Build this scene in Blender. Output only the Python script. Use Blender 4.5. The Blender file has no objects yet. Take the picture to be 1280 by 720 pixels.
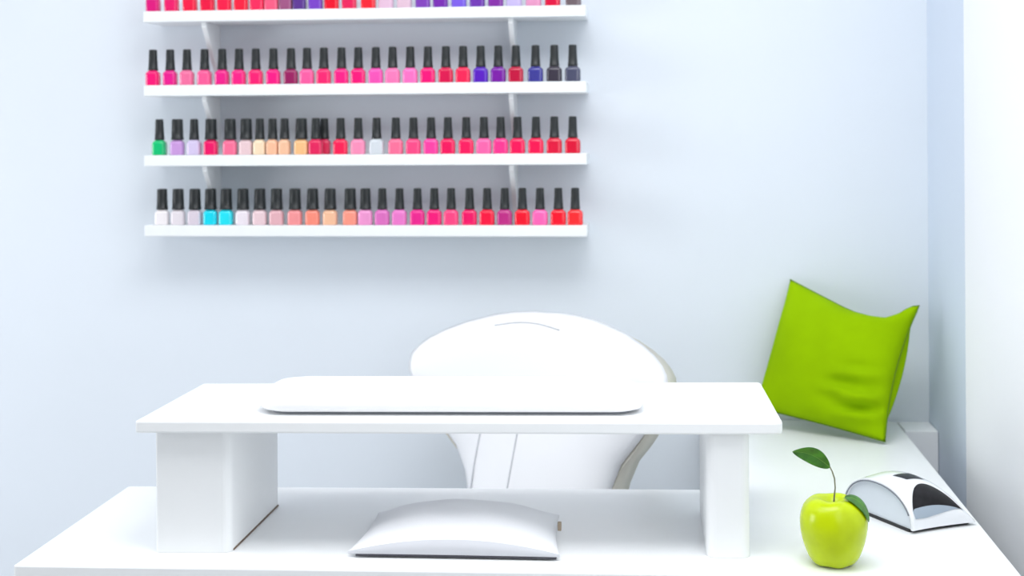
import bpy, bmesh, math, random
from mathutils import Vector, Matrix
random.seed(4)
SC = bpy.context.scene
COL = SC.collection
PI = math.pi

# ------------------------------------------------------------------ materials
def lin(c):
    out = []
    for v in c:
        v = v / 255.0
        out.append(v / 12.92 if v <= 0.04045 else ((v + 0.055) / 1.055) ** 2.4)
    return (out[0], out[1], out[2], 1.0)

def mat(name, rgb, rough=0.5, coat=0.0, spec=0.5, noise=0.0, nscale=40.0, bump=0.0, bscale=120.0, metal=0.0, sheen=0.0):
    m = bpy.data.materials.new(name)
    m.use_nodes = True
    nt = m.node_tree
    b = nt.nodes['Principled BSDF']
    c = lin(rgb)
    b.inputs['Base Color'].default_value = c
    b.inputs['Roughness'].default_value = rough
    b.inputs['Metallic'].default_value = metal
    b.inputs['Specular IOR Level'].default_value = spec
    b.inputs['Coat Weight'].default_value = coat
    b.inputs['Coat Roughness'].default_value = 0.06
    if sheen:
        b.inputs['Sheen Weight'].default_value = sheen
    tc = nt.nodes.new('ShaderNodeTexCoord')
    if noise > 0:
        n = nt.nodes.new('ShaderNodeTexNoise')
        n.inputs['Scale'].default_value = nscale
        n.inputs['Detail'].default_value = 3
        r = nt.nodes.new('ShaderNodeValToRGB')
        r.color_ramp.elements[0].position = 0.3
        r.color_ramp.elements[1].position = 0.7
        r.color_ramp.elements[0].color = tuple(max(0, v * (1 - noise)) for v in c[:3]) + (1,)
        r.color_ramp.elements[1].color = tuple(min(1, v * (1 + noise)) for v in c[:3]) + (1,)
        nt.links.new(tc.outputs['Object'], n.inputs['Vector'])
        nt.links.new(n.outputs['Fac'], r.inputs['Fac'])
        nt.links.new(r.outputs['Color'], b.inputs['Base Color'])
    if bump > 0:
        n2 = nt.nodes.new('ShaderNodeTexNoise')
        n2.inputs['Scale'].default_value = bscale
        n2.inputs['Detail'].default_value = 4
        bp = nt.nodes.new('ShaderNodeBump')
        bp.inputs['Strength'].default_value = bump
        bp.inputs['Distance'].default_value = 0.002
        nt.links.new(tc.outputs['Object'], n2.inputs['Vector'])
        nt.links.new(n2.outputs['Fac'], bp.inputs['Height'])
        nt.links.new(bp.outputs['Normal'], b.inputs['Normal'])
    return m

M = {}
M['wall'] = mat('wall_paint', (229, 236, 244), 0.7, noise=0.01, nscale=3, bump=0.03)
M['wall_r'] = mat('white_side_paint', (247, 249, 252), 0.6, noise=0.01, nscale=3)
M['strip'] = mat('pale_blue_grey_paint', (214, 225, 240), 0.6, noise=0.01, nscale=3)  # bluer and darker than the white side wall
M['ceiling'] = mat('ceiling_paint', (245, 246, 248), 0.8, noise=0.01, nscale=3)
M['floor'] = mat('floor_vinyl', (214, 216, 218), 0.45, noise=0.03, nscale=6)
M['laminate'] = mat('white_laminate', (246, 248, 249), 0.35, noise=0.005, nscale=20)
M['shelf'] = mat('white_shelf_lacquer', (244, 247, 249), 0.4, noise=0.005, nscale=20)
M['pad'] = mat('white_vinyl_pad', (248, 248, 250), 0.42, bump=0.08, bscale=260)
M['pad_shade'] = mat('grey_pad_base', (150, 154, 162), 0.6, noise=0.02)
M['cushion'] = mat('white_cotton', (245, 246, 250), 0.75, bump=0.15, bscale=400)
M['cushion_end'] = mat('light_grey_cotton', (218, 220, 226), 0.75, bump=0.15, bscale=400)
M['cushion_shade'] = mat('dark_grey_piping', (70, 70, 78), 0.7, noise=0.05)
M['tab'] = mat('tan_cloth_tag', (176, 160, 140), 0.8, noise=0.05)
M['chair'] = mat('white_leatherette', (246, 247, 250), 0.4, bump=0.06, bscale=220)
M['chair_shell'] = mat('cream_chair_edging', (217, 214, 203), 0.5, noise=0.02)
M['seam'] = mat('grey_stitching', (210, 212, 217), 0.7, noise=0.03)
M['chrome'] = mat('brushed_chrome', (200, 202, 205), 0.25, metal=1.0, noise=0.02)
M['black_plastic'] = mat('black_plastic', (28, 29, 31), 0.45, noise=0.05)
M['lime'] = mat('lime_fabric', (150, 192, 0), 0.9, spec=0.08, noise=0.05, nscale=14, bump=0.3, bscale=500)
M['lime_seam'] = mat('dark_lime_seam', (104, 140, 6), 0.9, noise=0.05)
M['lamp_shell'] = mat('white_gloss_plastic', (240, 243, 247), 0.18, coat=0.5, noise=0.005)
M['lamp_panel'] = mat('pale_grey_plastic', (222, 230, 238), 0.35, noise=0.01)
M['lamp_rim'] = mat('grey_rubber_rim', (120, 126, 136), 0.5, noise=0.03)
M['lamp_black'] = mat('smoked_black_window', (24, 23, 27), 0.3, spec=0.25, noise=0.5, nscale=90)
M['lamp_grey'] = mat('blue_grey_window_trim', (158, 172, 186), 0.3, noise=0.02)
M['apple'] = mat('apple_skin', (190, 211, 0), 0.25, spec=0.3, coat=0.08, noise=0.08, nscale=30)
M['stem'] = mat('apple_stem_bark', (128, 124, 104), 0.7, noise=0.15, nscale=200)
M['leaf'] = mat('apple_leaf', (58, 118, 26), 0.45, noise=0.45, nscale=70)
M['vein'] = mat('leaf_vein', (120, 170, 70), 0.6, noise=0.05)
M['cap'] = mat('black_cap', (27, 32, 34), 0.42, noise=0.03)

# ------------------------------------------------------------------ helpers
def link(name, me, m=None, parent=None, smooth=True):
    o = bpy.data.objects.new(name, me)
    COL.objects.link(o)
    if m is not None:
        me.materials.append(m)
    if smooth:
        for p in me.polygons:
            p.use_smooth = True
    if parent is not None:
        o.parent = parent
    return o

def from_bm(name, bm, m=None, parent=None, smooth=True, recalc=True):
    if recalc:
        bmesh.ops.recalc_face_normals(bm, faces=bm.faces[:])
    me = bpy.data.meshes.new(name)
    bm.to_mesh(me); bm.free()
    return link(name, me, m, parent, smooth)

def tag(o, label, cat, group=None):
    o['label'] = label; o['category'] = cat
    if group: o['group'] = group
    return o

def thing(name, label, cat, loc=(0, 0, 0), rz=0.0, group=None):
    o = bpy.data.objects.new(name, None)
    COL.objects.link(o)
    o.empty_display_size = 0.05
    o.location = loc; o.rotation_euler = (0, 0, rz)
    return tag(o, label, cat, group)

def structure(o, label=None, cat=None):
    o['kind'] = 'structure'
    o['label'] = label or o.name.replace('_', ' ')
    o['category'] = cat or o.name.split('_')[0]
    return o

def bevel(o, w, seg=3, ang=40):
    md = o.modifiers.new('bevel', 'BEVEL')
    md.width = w; md.segments = seg; md.limit_method = 'ANGLE'; md.angle_limit = math.radians(ang)
    md.harden_normals = False
    return o

def subd(o, n=1):
    md = o.modifiers.new('subd', 'SUBSURF'); md.levels = n; md.render_levels = n
    return o

def round_poly(pts, radii, seg=6):
    """2-D polygon with each corner rounded by its own radius."""
    out = []
    n = len(pts)
    for i in range(n):
        p = Vector(pts[i]); a = Vector(pts[i - 1]); b = Vector(pts[(i + 1) % n]); r = radii[i]
        if r <= 0:
            out.append(tuple(p)); continue
        da = (a - p).normalized(); db = (b - p).normalized()
        ang = da.angle(db); t = r / math.tan(ang / 2)
        s = p + da * t; e = p + db * t
        c = p + (da + db).normalized() * (r / math.sin(ang / 2))
        vs = s - c; ve = e - c
        tot = vs.angle_signed(ve)
        for k in range(seg + 1):
            th = -tot * k / seg
            q = Vector((vs.x * math.cos(th) - vs.y * math.sin(th), vs.x * math.sin(th) + vs.y * math.cos(th)))
            out.append(tuple(c + q))
    return out

def prism(name, pts, z0, z1, m, parent=None, bev=0.0, seg=2):
    bm = bmesh.new()
    lo = [bm.verts.new((x, y, z0)) for x, y in pts]
    hi = [bm.verts.new((x, y, z1)) for x, y in pts]
    bm.faces.new(lo[::-1]); bm.faces.new(hi)
    n = len(pts)
    for i in range(n):
        bm.faces.new((lo[i], lo[(i + 1) % n], hi[(i + 1) % n], hi[i]))
    o = from_bm(name, bm, m, parent, smooth=False)
    if bev:
        bevel(o, bev, seg, 50)
    return o

def box(name, x0, x1, y0, y1, z0, z1, m, parent=None, bev=0.0):
    return prism(name, [(x0, y0), (x1, y0), (x1, y1), (x0, y1)], z0, z1, m, parent, bev)

def grid_bm(nu, nv, fn, closed_u=False):
    bm = bmesh.new()
    vs = [[bm.verts.new(fn(i / (nu - (0 if closed_u else 1)), j / (nv - 1))) for j in range(nv)] for i in range(nu)]
    for i in range(nu if closed_u else nu - 1):
        for j in range(nv - 1):
            a, b = vs[i], vs[(i + 1) % nu]
            try:
                bm.faces.new((a[j], b[j], b[j + 1], a[j + 1]))
            except ValueError:
                pass
    return bm, vs

def tube(name, pts, r, m, parent=None, seg=8, cyclic=False, radii=None):
    """Mesh tube swept along points."""
    bm = bmesh.new()
    P = [Vector(p) for p in pts]
    n = len(P); rings = []
    up = Vector((0.13, 0.21, 0.97))
    for i in range(n):
        if cyclic:
            t = (P[(i + 1) % n] - P[i - 1])
        else:
            t = P[min(i + 1, n - 1)] - P[max(i - 1, 0)]
        t.normalize()
        s = t.cross(up)
        if s.length < 1e-4: s = t.cross(Vector((1, 0, 0)))
        s.normalize(); w = s.cross(t)
        rr = radii[i] if radii else r
        rings.append([bm.verts.new(P[i] + rr * (math.cos(2 * PI * k / seg) * s + math.sin(2 * PI * k / seg) * w)) for k in range(seg)])
    for i in range(n if cyclic else n - 1):
        a, b = rings[i], rings[(i + 1) % n]
        for k in range(seg):
            bm.faces.new((a[k], a[(k + 1) % seg], b[(k + 1) % seg], b[k]))
    if not cyclic:
        bm.faces.new(rings[0][::-1]); bm.faces.new(rings[-1])
    return from_bm(name, bm, m, parent)

def lathe_bm(profile, seg=24, expo=2.0, sx=1.0, sy=1.0):
    """profile: (radius, z). expo > 2 gives a squarish cross-section."""
    bm = bmesh.new(); rings = []
    for r, z in profile:
        ring = []
        for k in range(seg):
            a = 2 * PI * k / seg
            c, s = math.cos(a), math.sin(a)
            x = math.copysign(abs(c) ** (2 / expo), c) * r * sx
            y = math.copysign(abs(s) ** (2 / expo), s) * r * sy
            ring.append(bm.verts.new((x, y, z)))
        rings.append(ring)
    for i in range(len(rings) - 1):
        for k in range(seg):
            bm.faces.new((rings[i][k], rings[i][(k + 1) % seg], rings[i + 1][(k + 1) % seg], rings[i + 1][k]))
    bm.faces.new(rings[0][::-1]); bm.faces.new(rings[-1])
    return bm

# ------------------------------------------------------------------ room
WY = 3.15          # face of the back wall
WX = 0.645         # face of the right wall
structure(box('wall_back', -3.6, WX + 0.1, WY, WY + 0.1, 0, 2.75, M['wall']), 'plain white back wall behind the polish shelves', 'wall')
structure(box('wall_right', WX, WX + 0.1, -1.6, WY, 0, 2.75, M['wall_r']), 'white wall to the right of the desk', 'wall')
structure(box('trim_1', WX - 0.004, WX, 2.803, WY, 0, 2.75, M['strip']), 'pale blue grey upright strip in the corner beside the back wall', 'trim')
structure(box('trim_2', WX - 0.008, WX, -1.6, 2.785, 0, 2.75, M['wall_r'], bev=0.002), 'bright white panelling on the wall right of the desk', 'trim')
structure(box('trim_3', 0.5695, WX - 0.005, 3.05, WY, 0, 0.750, M['wall_r'], bev=0.002), 'white ledge on an added box that lightens the gap between desk and corner', 'trim')  # box below the ledge is added so its face catches light in the gap
structure(box('floor', -3.6, WX + 0.1, -1.6, WY + 0.1, -0.05, 0, M['floor']), 'pale floor under the desk', 'floor')
structure(box('ceiling', -3.6, WX + 0.1, -1.6, WY + 0.1, 2.75, 2.8, M['ceiling']), 'white ceiling', 'ceiling')

# ------------------------------------------------------------------ corner desk
def sk(x, y0, s=0.04):      # the front edge of the desk is not quite square to the wall
    return y0 + s * (x + 0.95)
desk = thing('corner_desk', 'white L-shaped corner desk running back to the wall on the right', 'desk', (0, 0, 0))
pts = [(-0.952, 2.006), (0.552, 2.058), (0.568, 3.148), (0.135, 3.148), (0.135, 2.528), (-0.951, 2.478)]
prism('tabletop', round_poly(pts, [0.006, 0.008, 0.002, 0.002, 0.01, 0.006], 3), 0.715, 0.75, M['laminate'], desk, 0.003)
prism('side_panel', [(-0.93, 2.05), (-0.90, 2.05), (-0.90, 2.45), (-0.93, 2.45)], 0, 0.715, M['laminate'], desk, 0.002)
prism('side_panel', [(0.505, 2.10), (0.535, 2.10), (0.535, 3.12), (0.505, 3.12)], 0, 0.715, M['laminate'], desk, 0.002)
prism('side_panel', [(0.15, 2.60), (0.18, 2.60), (0.18, 3.12), (0.15, 3.12)], 0, 0.715, M['laminate'], desk, 0.002)

# ------------------------------------------------------------------ riser over the desk
riser = thing('desk_riser', 'long white raised shelf on two box legs standing on the desk', 'desk shelf', (0, 0, 0))
bp = [(-0.782, 2.066), (0.214, 2.117), (0.209, 2.455), (-0.777, 2.385)]
prism('riser_top', round_poly(bp, [0.004, 0.014, 0.008, 0.004], 5), 0.941, 0.960, M['laminate'], riser, 0.003)
lg = [(-0.757, 2.086), (-0.640, 2.093), (-0.637, 2.374), (-0.754, 2.367)]
o = prism('leg', round_poly(lg, [0.004, 0.016, 0.010, 0.004], 6), 0.750, 0.941, M['laminate'], riser, 0.0008)
M['edging'] = mat('brown_edging', (112, 92, 74), 0.6, noise=0.1)
q = prism('edge_strip', [(-0.6402, 2.108), (-0.6386, 2.108), (-0.6356, 2.364), (-0.6372, 2.364)], 0.750, 0.7525, M['edging'], o)  # thin brown strip along the foot of the leg
q['label'] = 'thin brown strip along the foot of the wide leg'
lg = [(0.098, 2.122), (0.164, 2.126), (0.164, 2.384), (0.098, 2.381)]
o = prism('leg', round_poly(lg, [0.014, 0.014, 0.014, 0.014], 6), 0.750, 0.941, M['laminate'], riser, 0.0008)
o['label'] = 'narrow leg at the right end of the riser'

# ------------------------------------------------------------------ hand rests
def slab_pad(name, parent, m, L, D, H, rc, ztop_pow=2.4, nu=64, rings=12):
    """Upholstered pad: rounded-rectangle plan that swells and closes towards top and bottom."""
    bm = bmesh.new()
    base = round_poly([(-L / 2, -D / 2), (L / 2, -D / 2), (L / 2, D / 2), (-L / 2, D / 2)], [rc] * 4, 10)
    def ring(inset, z):
        fx = (L / 2 - inset) / (L / 2); fy = (D / 2 - inset) / (D / 2)
        return [bm.verts.new((x * fx, y * fy, z)) for x, y in base]
    rs = []
    prof = [(0.012, 0.0), (0.004, 0.003), (0.0, 0.010), (0.001, 0.017), (0.004, H * 0.55), (0.010, H * 0.74), (0.020, H * 0.88), (0.034, H * 0.96), (0.052, H)]
    for i, z in prof:
        rs.append(ring(i, z))
    for a, b in zip(rs[:-1], rs[1:]):
        n = len(a)
        for k in range(n):
            bm.faces.new((a[k], a[(k + 1) % n], b[(k + 1) % n], b[k]))
    bm.faces.new(rs[0][::-1]); bm.faces.new(rs[-1])
    return from_bm(name, bm, m, parent)

pad = thing('hand_rest', 'long white padded hand rest lying on the raised shelf', 'hand rest', (-0.305, 2.213, 0.960), math.radians(3.2))
b_ = round_poly([(-0.286, -0.066), (0.286, -0.066), (0.286, 0.066), (-0.286, 0.066)], [0.03] * 4, 6)
prism('gap_shade_slab', b_, 0.0, 0.004, M['pad_shade'], pad)  # grey slab stands in for the shadow gap under the pad
c_ = slab_pad('pad_cushion', pad, M['pad'], 0.615, 0.165, 0.037, 0.045)
c_.location.z = 0.004

cu = thing('hand_cushion', 'small white cushion lying on the desk under the raised shelf', 'cushion', (-0.2905, 2.195, 0.750), math.radians(1.0))
CW, CD = 0.163, 0.108
def cush_xy(u, v):
    x = u * CW * (1 - 0.06 * (v + 1) / 2) * (1 - 0.035 * (1 - v * v))
    y = v * CD * (1 - 0.05 * (1 - u * u) * (1 if v > 0 else 0.3))
    return x, y
def cush_edge(u, v):
    return 0.010 + 0.020 * (1 - abs(u) ** 2.0)
def cush_top(i, j):
    u = 2 * i - 1; v = 2 * j - 1
    x, y = cush_xy(u, v)
    z = cush_edge(u, v) + 0.024 * max(0, 1 - abs(u) ** 4.0) ** 0.8 * max(0, 1 - abs(v) ** 2.2) ** 0.9
    z += 0.0012 * math.sin(9 * u + 4 * v) * (1 - v * v) * (1 - u * u)
    return (x, y, z)
bm, vs = grid_bm(41, 29, cush_top)
# underside and the two short sides close the cover (the front panel is its own part)
def cush_bot(i, j):
    u = 2 * i - 1; v = 2 * j - 1
    x, y = cush_xy(u, v)
    k = max(0, 1 - max(abs(u), abs(v)) ** 6)
    return (x, y, 0.006 - 0.006 * k)
bot = [[bm.verts.new(cush_bot(i / 40, j / 28)) for j in range(29)] for i in range(41)]
for i in range(40):
    for j in range(28):
        bm.faces.new((bot[i][j], bot[i][j + 1], bot[i + 1][j + 1], bot[i + 1][j]))
for i in range(40):
    bm.faces.new((bot[i][28], bot[i + 1][28], vs[i + 1][28], vs[i][28]))
for j in range(28):
    bm.faces.new((bot[0][j], bot[0][j + 1], vs[0][j + 1], vs[0][j]))
    bm.faces.new((bot[40][j], bot[40][j + 1], vs[40][j + 1], vs[40][j]))
from_bm('cushion_cover', bm, M['cushion'], cu)
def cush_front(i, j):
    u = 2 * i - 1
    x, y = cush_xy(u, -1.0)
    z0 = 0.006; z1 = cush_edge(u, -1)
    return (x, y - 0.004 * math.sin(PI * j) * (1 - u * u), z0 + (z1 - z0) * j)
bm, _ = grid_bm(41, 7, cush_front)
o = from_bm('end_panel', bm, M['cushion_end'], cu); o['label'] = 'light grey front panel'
o = tube('piping', [(cush_xy(u, -1)[0], cush_xy(u, -1)[1] + 0.002, 0.0045) for u in [-0.93 + 1.9 * k / 30 for k in range(31)]], 0.0026, M['cushion_shade'], cu)  # dark tube stands in for the contact shadow under the front edge
o['label'] = 'dark grey strip painted as shade under the front edge'
bm = bmesh.new(); bmesh.ops.create_cube(bm, size=1)
for v in bm.verts: v.co = Vector((v.co.x * 0.006, v.co.y * 0.010, v.co.z * 0.013))
o = from_bm('tag', bm, M['tab'], cu, smooth=False); o.location = (CW - 0.005, 0.012, 0.019); bevel(o, 0.001, 2)
o['label'] = 'tan fabric tag'

# ------------------------------------------------------------------ salon chair
CH = (-0.224, 2.76)
chair = thing('salon_chair', 'white leatherette salon chair with a wide rounded backrest behind the desk', 'chair', (CH[0], CH[1], 0), math.radians(-24))
def hw(z):      # half width of the backrest at height z
    pts = [(0.58, 0.150), (0.66, 0.152), (0.70, 0.160), (0.75, 0.180), (0.80, 0.214), (0.85, 0.245), (0.90, 0.262), (0.93, 0.263), (0.955, 0.246), (0.975, 0.222), (0.995, 0.185), (1.010, 0.148), (1.022, 0.105), (1.030, 0.058), (1.0325, 0.0)]
    for (a, wa), (b, wb) in zip(pts[:-1], pts[1:]):
        if z <= b:
            t = max(0.0, (z - a) / (b - a)); return (wa + (wb - wa) * t) * (1.06 + 0.07 * max(0, min(1, (z - 0.75) / 0.15)))
    return 0.0
ZS = [0.58 + 0.44 * k / 26 for k in range(27)] + [1.024, 1.028, 1.031]
def lean(z): return 0.10 * (z - 0.58) + 0.05 * max(0, z - 0.85)
def back_bm(yf, yb, front_bulge, inset_f, inset_b, ws=1.0, drop=0.0):
    """closed pillow-like shell between a front and a back face following hw(z)"""
    bm = bmesh.new(); N = 28; rows = []
    for z in ZS:
        w = max(hw(z) * (ws - (0.07 * max(0, min(1, (z - 0.78) / 0.12)) if drop else 0)), 0.002); ring = []; zz = z - drop * max(0, (z - 0.58) / 0.45)
        for k in range(N + 1):
            u = -1 + 2 * k / N
            us = math.sin(u * PI / 2)
            wrap = -0.045 * us * us * (w / 0.26) ** 2
            e = abs(us) ** 5
            ft = min(1.0, (1.0335 - z) / 0.05) ** 0.5
            y = yf + wrap + lean(z) - front_bulge * (1 - us * us) * ft + inset_f * e
            ring.append(bm.verts.new((us * (w - 0.012 * (e if inset_f else 0)), y, zz)))
        for k in range(N + 1):
            u = 1 - 2 * k / N
            us = math.sin(u * PI / 2)
            wrap = -0.045 * us * us * (w / 0.26) ** 2
            y = yb + wrap + lean(z) + inset_b * (1 - us * us)
            ring.append(bm.verts.new((us * w, y, zz)))
        rows.append(ring)
    n = len(rows[0])
    for a, b in zip(rows[:-1], rows[1:]):
        for k in range(n):
            bm.faces.new((a[k], a[(k + 1) % n], b[(k + 1) % n], b[k]))
    bm.faces.new(rows[0][::-1]); bm.faces.new(rows[-1])
    return bm
o = from_bm('backrest', back_bm(0.0, 0.03, 0.020, 0.020, 0.0), M['chair'], chair)
o = from_bm('back_shell', back_bm(0.032, 0.125, 0.0, 0.0, 0.018, 0.985, 0.030), M['chair_shell'], chair)  # cream tone puts the shading of the chair's side into the colour
o['label'] = 'cream edge and back of the chair'
def on_back(x, z, off=0.001):
    w = hw(z); us = max(-0.97, min(0.97, x / w))
    ft = min(1.0, (1.0335 - z) / 0.05) ** 0.5
    return (x, lean(z) - 0.045 * us * us * (w / 0.26) ** 2 - 0.020 * (1 - us * us) * ft + 0.020 * abs(us) ** 5 - off, z)
for (xa, za, xb, zb) in ((-0.100, 0.86, -0.152, 0.62), (-0.020, 0.86, -0.062, 0.60)):
    tube('seam', [on_back(xa + (xb - xa) * (k / 16), za + (zb - za) * k / 16, 0.0005) for k in range(17)], 0.0016, M['seam'], chair, 6)
tube('seam', [on_back(-0.100 + 0.15 * k / 20, 1.004 + 0.010 * math.sin(PI * k / 20), 0.0005) for k in range(21)], 0.0014, M['seam'], chair, 6)
# seat and base (mostly behind the desk)
bm = lathe_bm([(0.16, 0.44), (0.225, 0.45), (0.24, 0.475), (0.235, 0.51), (0.20, 0.53), (0.10, 0.537)], 40, 3.2)
o = from_bm('seat', bm, M['chair'], chair); o.location = (0, -0.17, 0)
bm = bmesh.new(); bmesh.ops.create_cube(bm, size=1)
for v in bm.verts: v.co = Vector((v.co.x * 0.09, v.co.y * 0.03, v.co.z * 0.22))
o = from_bm('back_bracket', bm, M['chair_shell'], chair, smooth=False); o.location = (0, 0.085, 0.53); bevel(o, 0.008)
o = from_bm('gas_lift', lathe_bm([(0.032, 0.10), (0.032, 0.26), (0.020, 0.262), (0.020, 0.44)], 20), M['chrome'], chair); o.location = (0, -0.17, 0)
for k in range(5):
    a = 2 * PI * k / 5 + 0.3
    tube('base_arm', [(0.02 * math.cos(a), -0.17 + 0.02 * math.sin(a), 0.12), (0.15 * math.cos(a), -0.17 + 0.15 * math.sin(a), 0.095), (0.25 * math.cos(a), -0.17 + 0.25 * math.sin(a), 0.072)], 0.018, M['chrome'], chair, 10)
    w = from_bm('caster', lathe_bm([(0.018, -0.014), (0.03, -0.012), (0.03, 0.012), (0.018, 0.014)], 20), M['black_plastic'], chair)
    w.rotation_euler = (PI / 2, 0, a + PI / 2); w.location = (0.25 * math.cos(a), -0.17 + 0.25 * math.sin(a), 0.030)

# ------------------------------------------------------------------ wall shelves
SX0, SX1, SY0 = -1.122, -0.117, 3.03
SHELF_Z = {1: 1.683, 2: 1.515, 3: 1.356, 4: 1.197}
SNAME = {1: 'top', 2: 'second', 3: 'third', 4: 'lowest'}
SLAB = {1: 'highest white wall shelf, cut by the top of the photo', 2: 'second white wall shelf from the top, ending in dark bottles',
        3: 'third white wall shelf from the top, with the green bottle', 4: 'lowest white wall shelf, no brackets below it'}
def bracket(parent, xc, zt):
    t = 0.0055
    prof = [(WY, zt), (3.044, zt), (3.044, zt - 0.012), (WY - 0.012, zt - 0.118), (WY, zt - 0.118)]
    bm = bmesh.new()
    a = [bm.verts.new((xc - t, y, z)) for y, z in prof]; b = [bm.verts.new((xc + t, y, z)) for y, z in prof]
    bm.faces.new(a); bm.faces.new(b[::-1])
    for i in range(5):
        bm.faces.new((a[i], b[i], b[(i + 1) % 5], a[(i + 1) % 5]))
    o = from_bm('bracket', bm, M['shelf'], parent, smooth=False)
    bevel(o, 0.0015, 2)
for r in (1, 2, 3, 4):
    s = thing('wall_shelf', SLAB[r], 'shelf', (0, 0, 0), group='white polish shelves on the back wall')
    zt = SHELF_Z[r]
    box('shelf_board', SX0, SX1, SY0, WY, zt - 0.025, zt, M['shelf'], s, 0.002)
    if r < 4:
        bracket(s, -0.985, zt - 0.025); bracket(s, -0.285, zt - 0.025)

# ------------------------------------------------------------------ nail polish
PINK = {}
def pol(name, rgb): PINK[name] = rgb; return name
ROWS = {
1: [(-1.1062, 'magenta', (225, 10, 125)), (-1.063, 'cherry pink', (238, 18, 105)), (-1.0198, 'strawberry red', (247, 20, 70)), (-0.9786, 'crimson pink', (240, 12, 66)),
    (-0.9394, 'coral red', (252, 22, 72)), (-0.9003, 'bright red', (252, 26, 62)), (-0.8631, 'watermelon pink', (252, 40, 92)), (-0.8297, 'salmon pink', (248, 92, 130)),
    (-0.7964, 'dusky mauve', (160, 84, 130)), (-0.765, 'deep purple', (92, 52, 142)), (-0.7281, 'violet', (122, 66, 196)), (-0.6913, 'scarlet', (238, 4, 42)),
    (-0.6509, 'raspberry', (232, 30, 90)), (-0.607, 'tomato red', (252, 30, 50)), (-0.5668, 'pale lilac pink', (228, 190, 214)), (-0.5249, 'pale blush', (226, 192, 210)),
    (-0.4831, 'violet', (126, 62, 180)), (-0.4432, 'royal purple', (118, 40, 172)), (-0.4016, 'periwinkle', (122, 92, 222)), (-0.3601, 'grape purple', (110, 52, 172)),
    (-0.3187, 'plum purple', (130, 42, 160)), (-0.2774, 'pale lilac', (198, 184, 230)), (-0.2344, 'dusty rose', (226, 150, 190)), (-0.1916, 'crimson', (222, 4, 62)), (-0.1453, 'taupe grey', (112, 96, 102))],
2: [(-1.1078, 'hot pink', (250, 4, 118)), (-1.0675, 'magenta pink', (236, 20, 142)), (-1.0281, 'soft pink', (245, 112, 160)), (-0.9869, 'rose pink', (250, 92, 152)),
    (-0.9458, 'magenta', (240, 24, 138)), (-0.9067, 'bright pink', (254, 26, 132)), (-0.8676, 'neon pink', (254, 22, 114)), (-0.8268, 'fuchsia', (252, 12, 132)),
    (-0.7861, 'plum', (152, 22, 92)), (-0.7491, 'rose pink', (248, 92, 160)), (-0.7105, 'hot pink', (254, 32, 112)), (-0.67, 'magenta', (248, 22, 132)),
    (-0.6315, 'neon pink', (254, 6, 120)), (-0.5913, 'orchid pink', (244, 82, 180)), (-0.553, 'light pink', (254, 122, 182)), (-0.5129, 'candy pink', (254, 112, 190)),
    (-0.4729, 'hot pink', (254, 4, 120)), (-0.4322, 'crimson', (218, 6, 76)), (-0.3933, 'coral pink', (250, 32, 84)), (-0.3536, 'indigo', (88, 22, 188)),
    (-0.3141, 'purple', (122, 20, 162)), (-0.2746, 'dark red', (194, 4, 60)), (-0.2307, 'navy blue', (62, 60, 148)), (-0.1888, 'charcoal', (58, 52, 66)), (-0.1478, 'slate grey', (76, 78, 104))],
3: [(-1.0936, 'green', (4, 196, 118)), (-1.0516, 'lilac', (204, 156, 220)), (-1.0123, 'pale lavender', (216, 202, 236)), (-0.973, 'hot pink', (240, 4, 102)),
    (-0.9282, 'salmon pink', (250, 112, 152)), (-0.8909, 'pale blush', (236, 204, 208)), (-0.8593, 'cream', (250, 224, 190)), (-0.8297, 'peach', (250, 192, 156)),
    (-0.8019, 'sandy peach', (248, 196, 160)), (-0.7631, 'apricot', (250, 194, 136)), (-0.7299, 'raspberry', (230, 32, 92)), (-0.7106, 'rose red', (244, 50, 102)),
    (-0.6729, 'cherry red', (250, 22, 82)), (-0.6325, 'light pink', (250, 142, 182)), (-0.5905, 'pale grey', (214, 220, 226)), (-0.5467, 'rose pink', (250, 112, 152)),
    (-0.5066, 'watermelon pink', (250, 72, 132)), (-0.4667, 'bubblegum pink', (254, 62, 160)), (-0.4286, 'crimson pink', (242, 4, 92)), (-0.3871, 'ruby pink', (250, 12, 92)),
    (-0.3474, 'candy pink', (254, 102, 170)), (-0.3097, 'bright pink', (254, 52, 142)), (-0.272, 'crimson', (248, 4, 88)), (-0.2308, 'cherry red', (250, 4, 80)), (-0.1897, 'ruby red', (226, 12, 60)), (-0.1488, 'dark crimson', (222, 4, 52))],
4: [(-1.0883, 'clear white', (246, 240, 242)), (-1.0507, 'pale grey pink', (232, 224, 230)), (-1.0113, 'pale mauve grey', (222, 210, 222)), (-0.9748, 'turquoise', (4, 218, 238)),
    (-0.9384, 'bright cyan', (32, 226, 240)), (-0.8993, 'milky white', (238, 228, 236)), (-0.8602, 'pale blush', (236, 206, 212)), (-0.8213, 'dusty pink', (230, 178, 186)),
    (-0.7788, 'salmon', (246, 150, 152)), (-0.7382, 'coral', (250, 142, 122)), (-0.6977, 'peach', (246, 192, 156)), (-0.6518, 'coral peach', (250, 152, 132)),
    (-0.6169, 'light orchid pink', (240, 152, 206)), (-0.5786, 'orchid', (222, 112, 190)), (-0.5394, 'pink orchid', (236, 122, 200)), (-0.4984, 'magenta', (236, 32, 142)),
    (-0.4603, 'hot pink', (246, 12, 122)), (-0.4223, 'watermelon pink', (250, 68, 130)), (-0.3808, 'crimson pink', (242, 4, 102)), (-0.3411, 'cherry red', (250, 4, 62)),
    (-0.3016, 'plum pink', (192, 42, 132)), (-0.2621, 'bright red', (246, 4, 42)), (-0.2227, 'candy pink', (254, 102, 180)), (-0.1817, 'red', (250, 4, 42)), (-0.1443, 'orange red', (254, 40, 46))],
}
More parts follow.
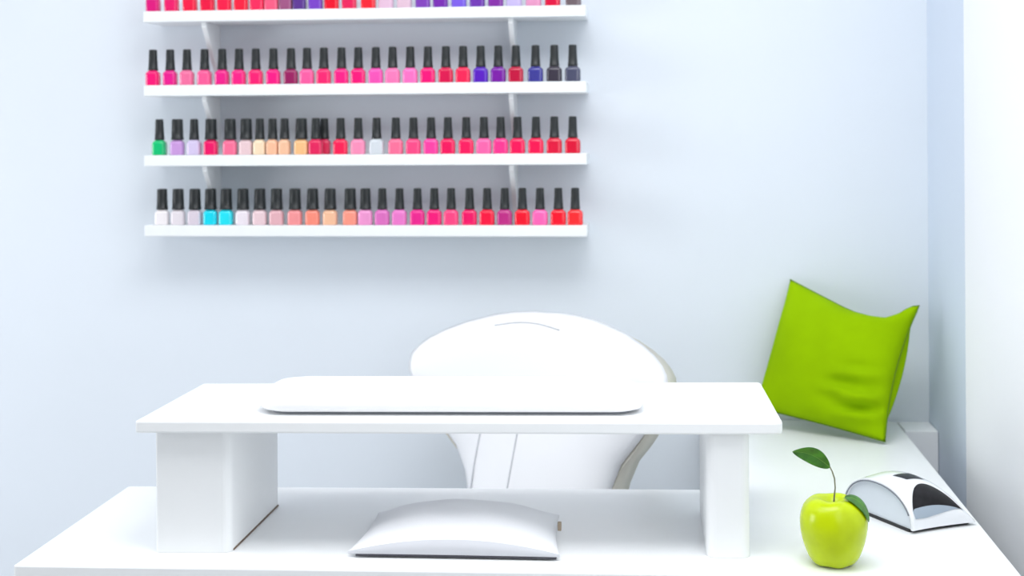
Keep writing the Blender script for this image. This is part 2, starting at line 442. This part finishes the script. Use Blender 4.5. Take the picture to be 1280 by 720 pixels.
ORD = ['first', 'second', 'third', 'fourth', 'fifth', 'sixth', 'seventh', 'eighth', 'ninth', 'tenth', 'eleventh', 'twelfth', 'thirteenth']
def body_mesh():
    hwid = 0.5
    prof = [(0.42, 0.0), (0.485, 0.0012), (0.5, 0.004), (0.5, 0.024), (0.485, 0.0275), (0.43, 0.0305), (0.34, 0.0328), (0.30, 0.0338), (0.30, 0.0345)]
    return lathe_bm(prof, 32, 4.5)
def cap_mesh(rb, rt):
    prof = [(rb * 0.96, 0.0345), (rb * 1.05, 0.0352), (rb * 1.05, 0.0385), (rb, 0.0392), (rt + (rb - rt) * 0.4, 0.058), (rt, 0.0800), (rt * 0.95, 0.0815), (rt * 0.7, 0.0822)]
    return lathe_bm(prof, 24, 2.3)
proto = thing('nail_polish_bottle', 'x', 'nail polish')
bb = from_bm('glass_bottle', body_mesh(), M['cap'], proto)
cc = from_bm('cap', cap_mesh(0.0106, 0.0088), M['cap'], proto)
wide_me = bpy.data.meshes.new('wide_cap'); _b = cap_mesh(0.0134, 0.0120); bmesh.ops.recalc_face_normals(_b, faces=_b.faces[:]); _b.to_mesh(wide_me); _b.free()
wide_me.materials.append(M['cap'])
for p in wide_me.polygons: p.use_smooth = True
WIDE = {3: {1, 3, 4, 5, 9}, 4: set(range(0, 13))}
polish_mats = {}
first = True
for r in (1, 2, 3, 4):
    row = ROWS[r]; n = len(row)
    for i, (x, cname, rgb) in enumerate(row):
        back = (r == 3 and i == 11)
        gaps = []
        if i > 0 and not (r == 3 and i == 12): gaps.append(x - row[i - 1][0])
        if i < n - 1 and not (r == 3 and i == 10): gaps.append(row[i + 1][0] - x)
        if back: gaps = [0.031]
        w = min(0.0350, 0.94 * min(gaps), 0.0300 + 0.005 * (x + 1.12))
        y = 3.090 if back else 3.054
        if back: x = x * 3.090 / 3.055
        if first:
            t, b, c = proto, bb, cc; first = False
        else:
            t = proto.copy(); COL.objects.link(t)
            b = bb.copy(); COL.objects.link(b); b.parent = t
            c = cc.copy(); COL.objects.link(c); c.parent = t
        t.location = (x, y, SHELF_Z[r])
        t.rotation_euler = (0, 0, random.uniform(-0.03, 0.03))
        b.scale = (w, 0.029, 1)
        if i in WIDE.get(r, ()):
            c.data = wide_me
            if i in (0, 12): c.scale = (0.92, 0.92, 1)
        key = rgb
        if key not in polish_mats:
            polish_mats[key] = mat(cname.replace(' ', '_') + '_polish', rgb, 0.14, coat=0.6)
        b.material_slots[0].link = 'OBJECT'
        b.material_slots[0].material = polish_mats[key]
        k = i + 1; kr = n - i
        shelfw = {1: 'top shelf', 2: 'second shelf from the top', 3: 'third shelf from the top', 4: 'lowest shelf'}[r]
        if k <= kr:
            pos = 'at the left end' if k == 1 else ORD[k - 1] + ' from the left'
        else:
            pos = 'at the right end' if kr == 1 else ORD[kr - 1] + ' from the right'
        tag(t, '%s nail polish bottle, %s on the %s' % (cname, pos, shelfw), 'nail polish', 'nail polish bottles on the ' + shelfw)

# ------------------------------------------------------------------ green pillow
pw = thing('throw_pillow', 'lime green square throw pillow leaning in the corner on the desk', 'pillow')
S = 0.148; TH = 0.060
def chop(u):
    pts = [(-1, 0), (-0.5, 0.46), (-0.1, 0.82), (0.1, 0.96), (0.35, 1.0), (0.6, 0.92), (0.76, 0.55), (0.88, 0.14), (1, 0)]
    for (a, p), (b, q) in zip(pts[:-1], pts[1:]):
        if u <= b:
            t = max(0, (u - a) / (b - a)); return p + (q - p) * t
    return 0
def pil_uv(u, v):
    # edges drawn in between the corners; the top edge is chopped deepest
    fx = (1 - v * v); fy = (1 - u * u)
    x = u * S * (1 - (0.02 if u < 0 else 0.10) * fx)
    top = 0.30 * chop(u) * (max(0, v) ** 1.6) if v > 0 else 0.02 * fy
    y = v * S * (1 - top)
    return x, y
def pil_pt(u, v, side):
    x, y = pil_uv(u, v)
    k = (max(0, 1 - abs(u) ** 2.3) * max(0, 1 - abs(v) ** 2.3)) ** 0.55
    d = TH * k
    if side > 0:
        # soft creases gathered at the lower right corner
        g = math.exp(-(((u - 0.66) / 0.42) ** 2 + ((v + 0.60) / 0.38) ** 2))
        d += k * g * (0.021 * math.sin(21 * (v - 0.12 * u) + 1.5 * math.sin(3 * u)) + 0.006 * math.sin(31 * v - 9 * u))
        g2 = math.exp(-(((v - 0.74) / 0.16) ** 2))
        d += k * 0.007 * g2 * math.sin(2.2 * u + 0.7)
        d += k * 0.002 * math.sin(7 * u + 5 * v)
    else:
        d *= 0.85
        x += 0.26 * S * (1 - v * v) * math.exp(-((u - 0.86) / 0.13) ** 2) * (1 - abs(u) ** 8)
    return (x, -d * side, y)
N = 61
bm = bmesh.new()
F_ = [[bm.verts.new(pil_pt(-1 + 2 * i / (N - 1), -1 + 2 * j / (N - 1), 1)) for j in range(N)] for i in range(N)]
B_ = [[None] * N for _ in range(N)]
for i in range(N):
    for j in range(N):
        if i in (0, N - 1) or j in (0, N - 1): B_[i][j] = F_[i][j]
        else: B_[i][j] = bm.verts.new(pil_pt(-1 + 2 * i / (N - 1), -1 + 2 * j / (N - 1), -1))
for i in range(N - 1):
    for j in range(N - 1):
        bm.faces.new((F_[i][j], F_[i + 1][j], F_[i + 1][j + 1], F_[i][j + 1]))
        bm.faces.new((B_[i][j], B_[i][j + 1], B_[i + 1][j + 1], B_[i + 1][j]))
from_bm('pillow_cover', bm, M['lime'], pw)
loop = [(-1 + 2 * k / 24, -1) for k in range(24)] + [(1, -1 + 2 * k / 24) for k in range(24)] + [(1 - 2 * k / 24, 1) for k in range(25)]
o = tube('seam', [(pil_uv(u, v)[0] * 1.004, 0, pil_uv(u, v)[1] * 1.004) for u, v in loop], 0.0016, M['lime_seam'], pw, 8)
o['label'] = 'dark green seam'
pw.rotation_mode = 'QUATERNION'
Rz = Matrix.Rotation(math.radians(-27.05), 3, 'Z')
Rx = Matrix.Rotation(math.radians(-21.8), 3, 'X')
Ry = Matrix.Rotation(math.radians(8.04), 3, 'Y')
pw.rotation_quaternion = (Rz @ Rx @ Ry).to_quaternion()
pw.location = (0.418, 3.022, 0.9125)

# ------------------------------------------------------------------ nail lamp
P1 = Vector((0.352, 2.425, 0)); P2 = Vector((0.432, 2.275, 0))
e1 = (P2 - P1); W_ = e1.length; e1.normalize(); e2 = Vector((-e1.y, e1.x, 0)); L_ = 0.128
lamp = thing('nail_lamp', 'white domed nail drying lamp with black windows beside the apple', 'nail lamp', (P1.x, P1.y, 0.750), math.atan2(e1.y, e1.x))
# local frame: x across the arch (0..W_), y along the dome (0..L_), z up
def dome_h(t): 
    return 0.064 + 0.009 * math.sin(PI * min(1, t / 0.8)) - 0.020 * max(0, (t - 0.3) / 0.7) ** 2.3
def dome(ph, t, off=0.0):
    """ph 0..pi from the near-apple foot to the right foot"""
    h = dome_h(t); ex = 2.0 / 2.15
    flare = 0.006 * (1 - math.sin(ph)) ** 2
    hwid = W_ / 2 + off
    c, s = math.cos(ph), math.sin(ph)
    x = W_ / 2 - math.copysign(abs(c) ** ex, c) * (hwid * (1 - 0.10 * t * (1 - t) * 2) + flare)
    z = 0.005 + (abs(s) ** ex) * (h - 0.005 + off) * 0.85 + 0.15 * h * min(1, abs(s) / 0.12)
    y = t * L_
    # the far end rounds off
    if t > 0.70: z = 0.005 + (z - 0.005) * (1 - ((t - 0.70) / 0.30) ** 2.6 * 0.72)
    return Vector((x, y, z))
bm, vs = grid_bm(41, 25, lambda a, b: dome(0.001 + (PI - 0.002) * a, b))
back = [vs[i][24] for i in range(41)]; bm.faces.new(back)
front = [vs[i][0] for i in range(41)]
inner = []
cen = Vector((W_ / 2, 0, 0.005))
for i in range(41):
    p = vs[i][0].co; q = cen + (p - cen) * 0.945; q.y = 0.0; q.z = max(q.z, 0.005)
    inner.append(bm.verts.new(q))
for i in range(40): bm.faces.new((front[i], front[i + 1], inner[i + 1], inner[i]))
deep = [bm.verts.new(v.co + Vector((0, 0.006, 0))) for v in inner]
for i in range(40): bm.faces.new((inner[i], inner[i + 1], deep[i + 1], deep[i]))
from_bm('housing', bm, M['lamp_shell'], lamp)
bm = bmesh.new()
pv = []
for i in range(41):
    p = dome(0.001 + (PI - 0.002) * i / 40, 0); q = cen + (p - cen) * 0.95
    pv.append(bm.verts.new((q.x, 0.004, max(q.z, 0.005))))
bm.faces.new(pv)
o = from_bm('front_panel', bm, M['lamp_panel'], lamp, smooth=False); o['label'] = 'pale grey arched front panel'
tube('arch_rim', [cen + (dome(0.16 + (PI - 0.42) * i / 40, 0) - cen) * 0.955 + Vector((0, -0.0005, 0)) for i in range(41)], 0.0013, M['lamp_rim'], lamp, 6)
prism('base_plate', round_poly([(0.004, 0.002), (W_ - 0.004, 0.002), (W_ - 0.004, L_ - 0.003), (0.004, L_ - 0.003)], [0.006] * 4, 4), 0.0, 0.0052, M['black_plastic'], lamp)
def patch(name, fn, m, nu=25, nv=13):
    bm, _ = grid_bm(nu, nv, fn)
    return from_bm(name, bm, m, lamp)
def oval(a, lo, hi):     # a 0..1 along the dome; leaf-shaped window on the right side
    t = 0.06 + 0.80 * a
    zb = PI - (0.085 + 0.05 * abs(2 * a - 1) ** 2 + 0.26 * a ** 2)
    zt = PI - (0.14 + 0.88 * math.sin(PI * (0.04 + 0.92 * a ** 0.9)) ** 0.7)
    mid = PI - 0.40 + 0.06 * a
    mid = max(zt, min(zb, mid))
    return t, (zt, mid, zb)
def win_up(i, j):
    t, (zt, mid, zb) = oval(i, 0, 1); return dome(zt + (mid - zt) * j, t, 0.0010)
def win_lo(i, j):
    t, (zt, mid, zb) = oval(i, 0, 1); return dome(mid + (zb - mid) * j, t, 0.0010)
o = patch('side_window', win_up, M['lamp_black']); o['label'] = 'glossy black side window'
o = patch('window_trim', win_lo, M['lamp_grey']); o['label'] = 'blue grey lower half of the side window'
def diamond(i, j):
    u = 2 * i - 1; v = (2 * j - 1) * (1 - abs(u)) 
    return dome(PI * 0.56 + 0.16 * u + 0.14 * v, 0.40 + 0.17 * u - 0.10 * v, 0.0008)
o = patch('top_window', diamond, M['lamp_black'], 15, 7); o['label'] = 'black diamond window on top'

# ------------------------------------------------------------------ apple
ap = thing('apple', 'yellow green apple with a leafy stem standing on the desk', 'apple', (0.287, 2.108, 0.750))
AP = [(0.004, 0.0050), (0.012, 0.0030), (0.020, 0.0006), (0.0265, 0.0010), (0.0335, 0.0065), (0.0395, 0.0170), (0.0450, 0.0320), (0.0487, 0.0480), (0.0500, 0.0620), (0.0490, 0.0745), (0.0455, 0.0860), (0.0395, 0.0945), (0.0315, 0.0995), (0.0235, 0.1002), (0.0160, 0.0970), (0.0095, 0.0905), (0.0040, 0.0850), (0.0005, 0.0835)]
def ap_at(s):
    s = max(0, min(0.9999, s)) * (len(AP) - 1); i = int(s); f = s - i
    p0 = AP[max(i - 1, 0)]; p1 = AP[i]; p2 = AP[i + 1]; p3 = AP[min(i + 2, len(AP) - 1)]
    def cr(a, b, c, d): return 0.5 * (2 * b + (c - a) * f + (2 * a - 5 * b + 4 * c - d) * f * f + (3 * b - a - 3 * c + d) * f ** 3)
    return max(0.0003, cr(p0[0], p1[0], p2[0], p3[0])), cr(p0[1], p1[1], p2[1], p3[1])
def ap_pt(th, s, off=0.0):
    r, z = ap_at(s)
    lob = 0.5 + 0.5 * math.cos(5 * th + 0.6)
    k = 1 + 0.010 * (lob - 0.5) + 0.012 * math.sin(2 * th + 0.4)
    if z > 0.085: z -= 0.0015 * (1 - lob) * (z - 0.085) / 0.015
    if z < 0.012 and r > 0.018: z = z + 0.0015 * (1 - lob)
    r1, z1 = ap_at(min(1, s + 0.01)); r0, z0 = ap_at(max(0, s - 0.01))
    n = Vector((z1 - z0, -(r1 - r0))); n = n.normalized() if n.length > 0 else Vector((0, 1))
    rr = r * k + n.x * off
    return Vector((rr * math.cos(th), rr * math.sin(th), z + n.y * off))
bm, vs = grid_bm(48, 52, lambda a, b: ap_pt(2 * PI * a, b), True)
bm.faces.new([vs[i][0] for i in range(48)][::-1]); bm.faces.new([vs[i][51] for i in range(48)])
from_bm('fruit', bm, M['apple'], ap)
stp = [(0, 0, 0.083), (0.001, -0.001, 0.100), (0.0025, -0.002, 0.115), (0.0015, -0.003, 0.129), (-0.002, -0.004, 0.140), (-0.006, -0.004, 0.148)]
o = tube('stem', stp, 0.001, M['stem'], ap, 8, radii=[0.0016, 0.0013, 0.0011, 0.0011, 0.0011, 0.0010])
def leaf1(i, j):
    # base at the stem tip, point to the left
    base = Vector((-0.005, -0.004, 0.146)); tip = Vector((-0.062, -0.012, 0.171))
    p = base.lerp(tip, i)
    wdt = 0.0150 * math.sin(PI * min(1, i ** 0.85)) ** 0.75
    side = Vector((0.32, -0.42, 0.85)).normalized()
    v = 2 * j - 1
    p = p + side * v * wdt + Vector((0.1, 0, 1)) * 0.007 * math.sin(PI * i)
    p = p + Vector((0, -1, 0)) * 0.004 * abs(v) * math.sin(PI * i)
    return p
bm, _ = grid_bm(25, 11, leaf1)
lf = from_bm('leaf', bm, M['leaf'], ap)
md = lf.modifiers.new('solid', 'SOLIDIFY'); md.thickness = 0.0005
tube('vein', [leaf1(k / 20, 0.5) + Vector((0, -0.0005, 0.0002)) for k in range(21)], 0.0004, M['vein'], lf, 6)
def leaf2(i, j):
    s = 0.80 - 0.30 * i
    v = 2 * j - 1
    r, _z = ap_at(s)
    wdt = 0.0165 * math.sin(PI * min(1, 0.06 + 0.94 * i)) ** 0.7
    th = -0.42 + 0.10 * i + v * wdt / max(r, 0.02)
    return ap_pt(th, s, 0.0014 + 0.002 * (1 - i) ** 2 + 0.0012 * abs(v))
bm, _ = grid_bm(25, 11, leaf2)
l2 = from_bm('leaf', bm, M['leaf'], ap)
md = l2.modifiers.new('solid', 'SOLIDIFY'); md.thickness = 0.0005; md.offset = 1
l2['label'] = 'leaf lying over the right shoulder of the apple'
tube('vein', [leaf2(k / 20, 0.5) * 1.006 for k in range(21)], 0.0004, M['vein'], l2, 6)

# ------------------------------------------------------------------ light
w = bpy.data.worlds.new('World'); SC.world = w; w.use_nodes = True
bg = w.node_tree.nodes['Background']
bg.inputs['Color'].default_value = (0.93, 0.965, 1.0, 1); bg.inputs['Strength'].default_value = 0.25
def area(name, loc, target, sx, sy, power, col=(1, 1, 1)):
    L = bpy.data.lights.new(name, 'AREA'); L.shape = 'RECTANGLE'; L.size = sx; L.size_y = sy; L.energy = power; L.color = col
    o = bpy.data.objects.new(name, L); COL.objects.link(o); o.location = loc
    d = Vector(target) - Vector(loc); o.rotation_euler = d.to_track_quat('-Z', 'Y').to_euler()
    return o
area('ceiling_light', (-1.1, 1.5, 2.70), (-1.1, 1.5, 0), 1.0, 0.9, 9, (1, 1, 1))
area('ceiling_light', (0.0, 1.65, 2.70), (0.0, 1.65, 0), 1.0, 0.9, 20, (1, 1, 1))
area('window_light', (-3.5, 1.6, 1.3), (0.6, 2.3, 0.9), 1.2, 1.2, 38, (0.95, 0.975, 1.0))
area('side_fill_light', (0.60, 1.2, 1.5), (-0.8, 2.6, 0.9), 0.9, 1.0, 5, (0.97, 0.99, 1.0))  # added fill from the right, no window is built there

# ------------------------------------------------------------------ camera
f = 1718.0; a = math.radians(5.32); r = math.radians(0.35)
Fw = Vector((-math.sin(a), math.cos(a), 0)); R0 = Vector((math.cos(a), math.sin(a), 0)); U0 = Vector((0, 0, 1))
Rr = R0 * math.cos(r) - U0 * math.sin(r); Up = U0 * math.cos(r) + R0 * math.sin(r)
cam = bpy.data.cameras.new('camera'); co = bpy.data.objects.new('camera', cam); COL.objects.link(co)
cam.sensor_fit = 'HORIZONTAL'; cam.sensor_width = 36; cam.lens = 36 * f / 1280
cam.shift_x = 0; cam.shift_y = -195.0 / 1280
m3 = Matrix((Rr, Up, -Fw)).transposed()
co.matrix_world = Matrix.Translation((0, 0, 1.404)) @ m3.to_4x4()
cam.dof.use_dof = True; cam.dof.focus_distance = 2.15; cam.dof.aperture_fstop = 4.5
SC.camera = co

SC.view_settings.view_transform = 'Standard'; SC.view_settings.look = 'None'
SC.view_settings.gamma = 1.0; SC.view_settings.use_curve_mapping = False
SC.view_settings.exposure = 0.0
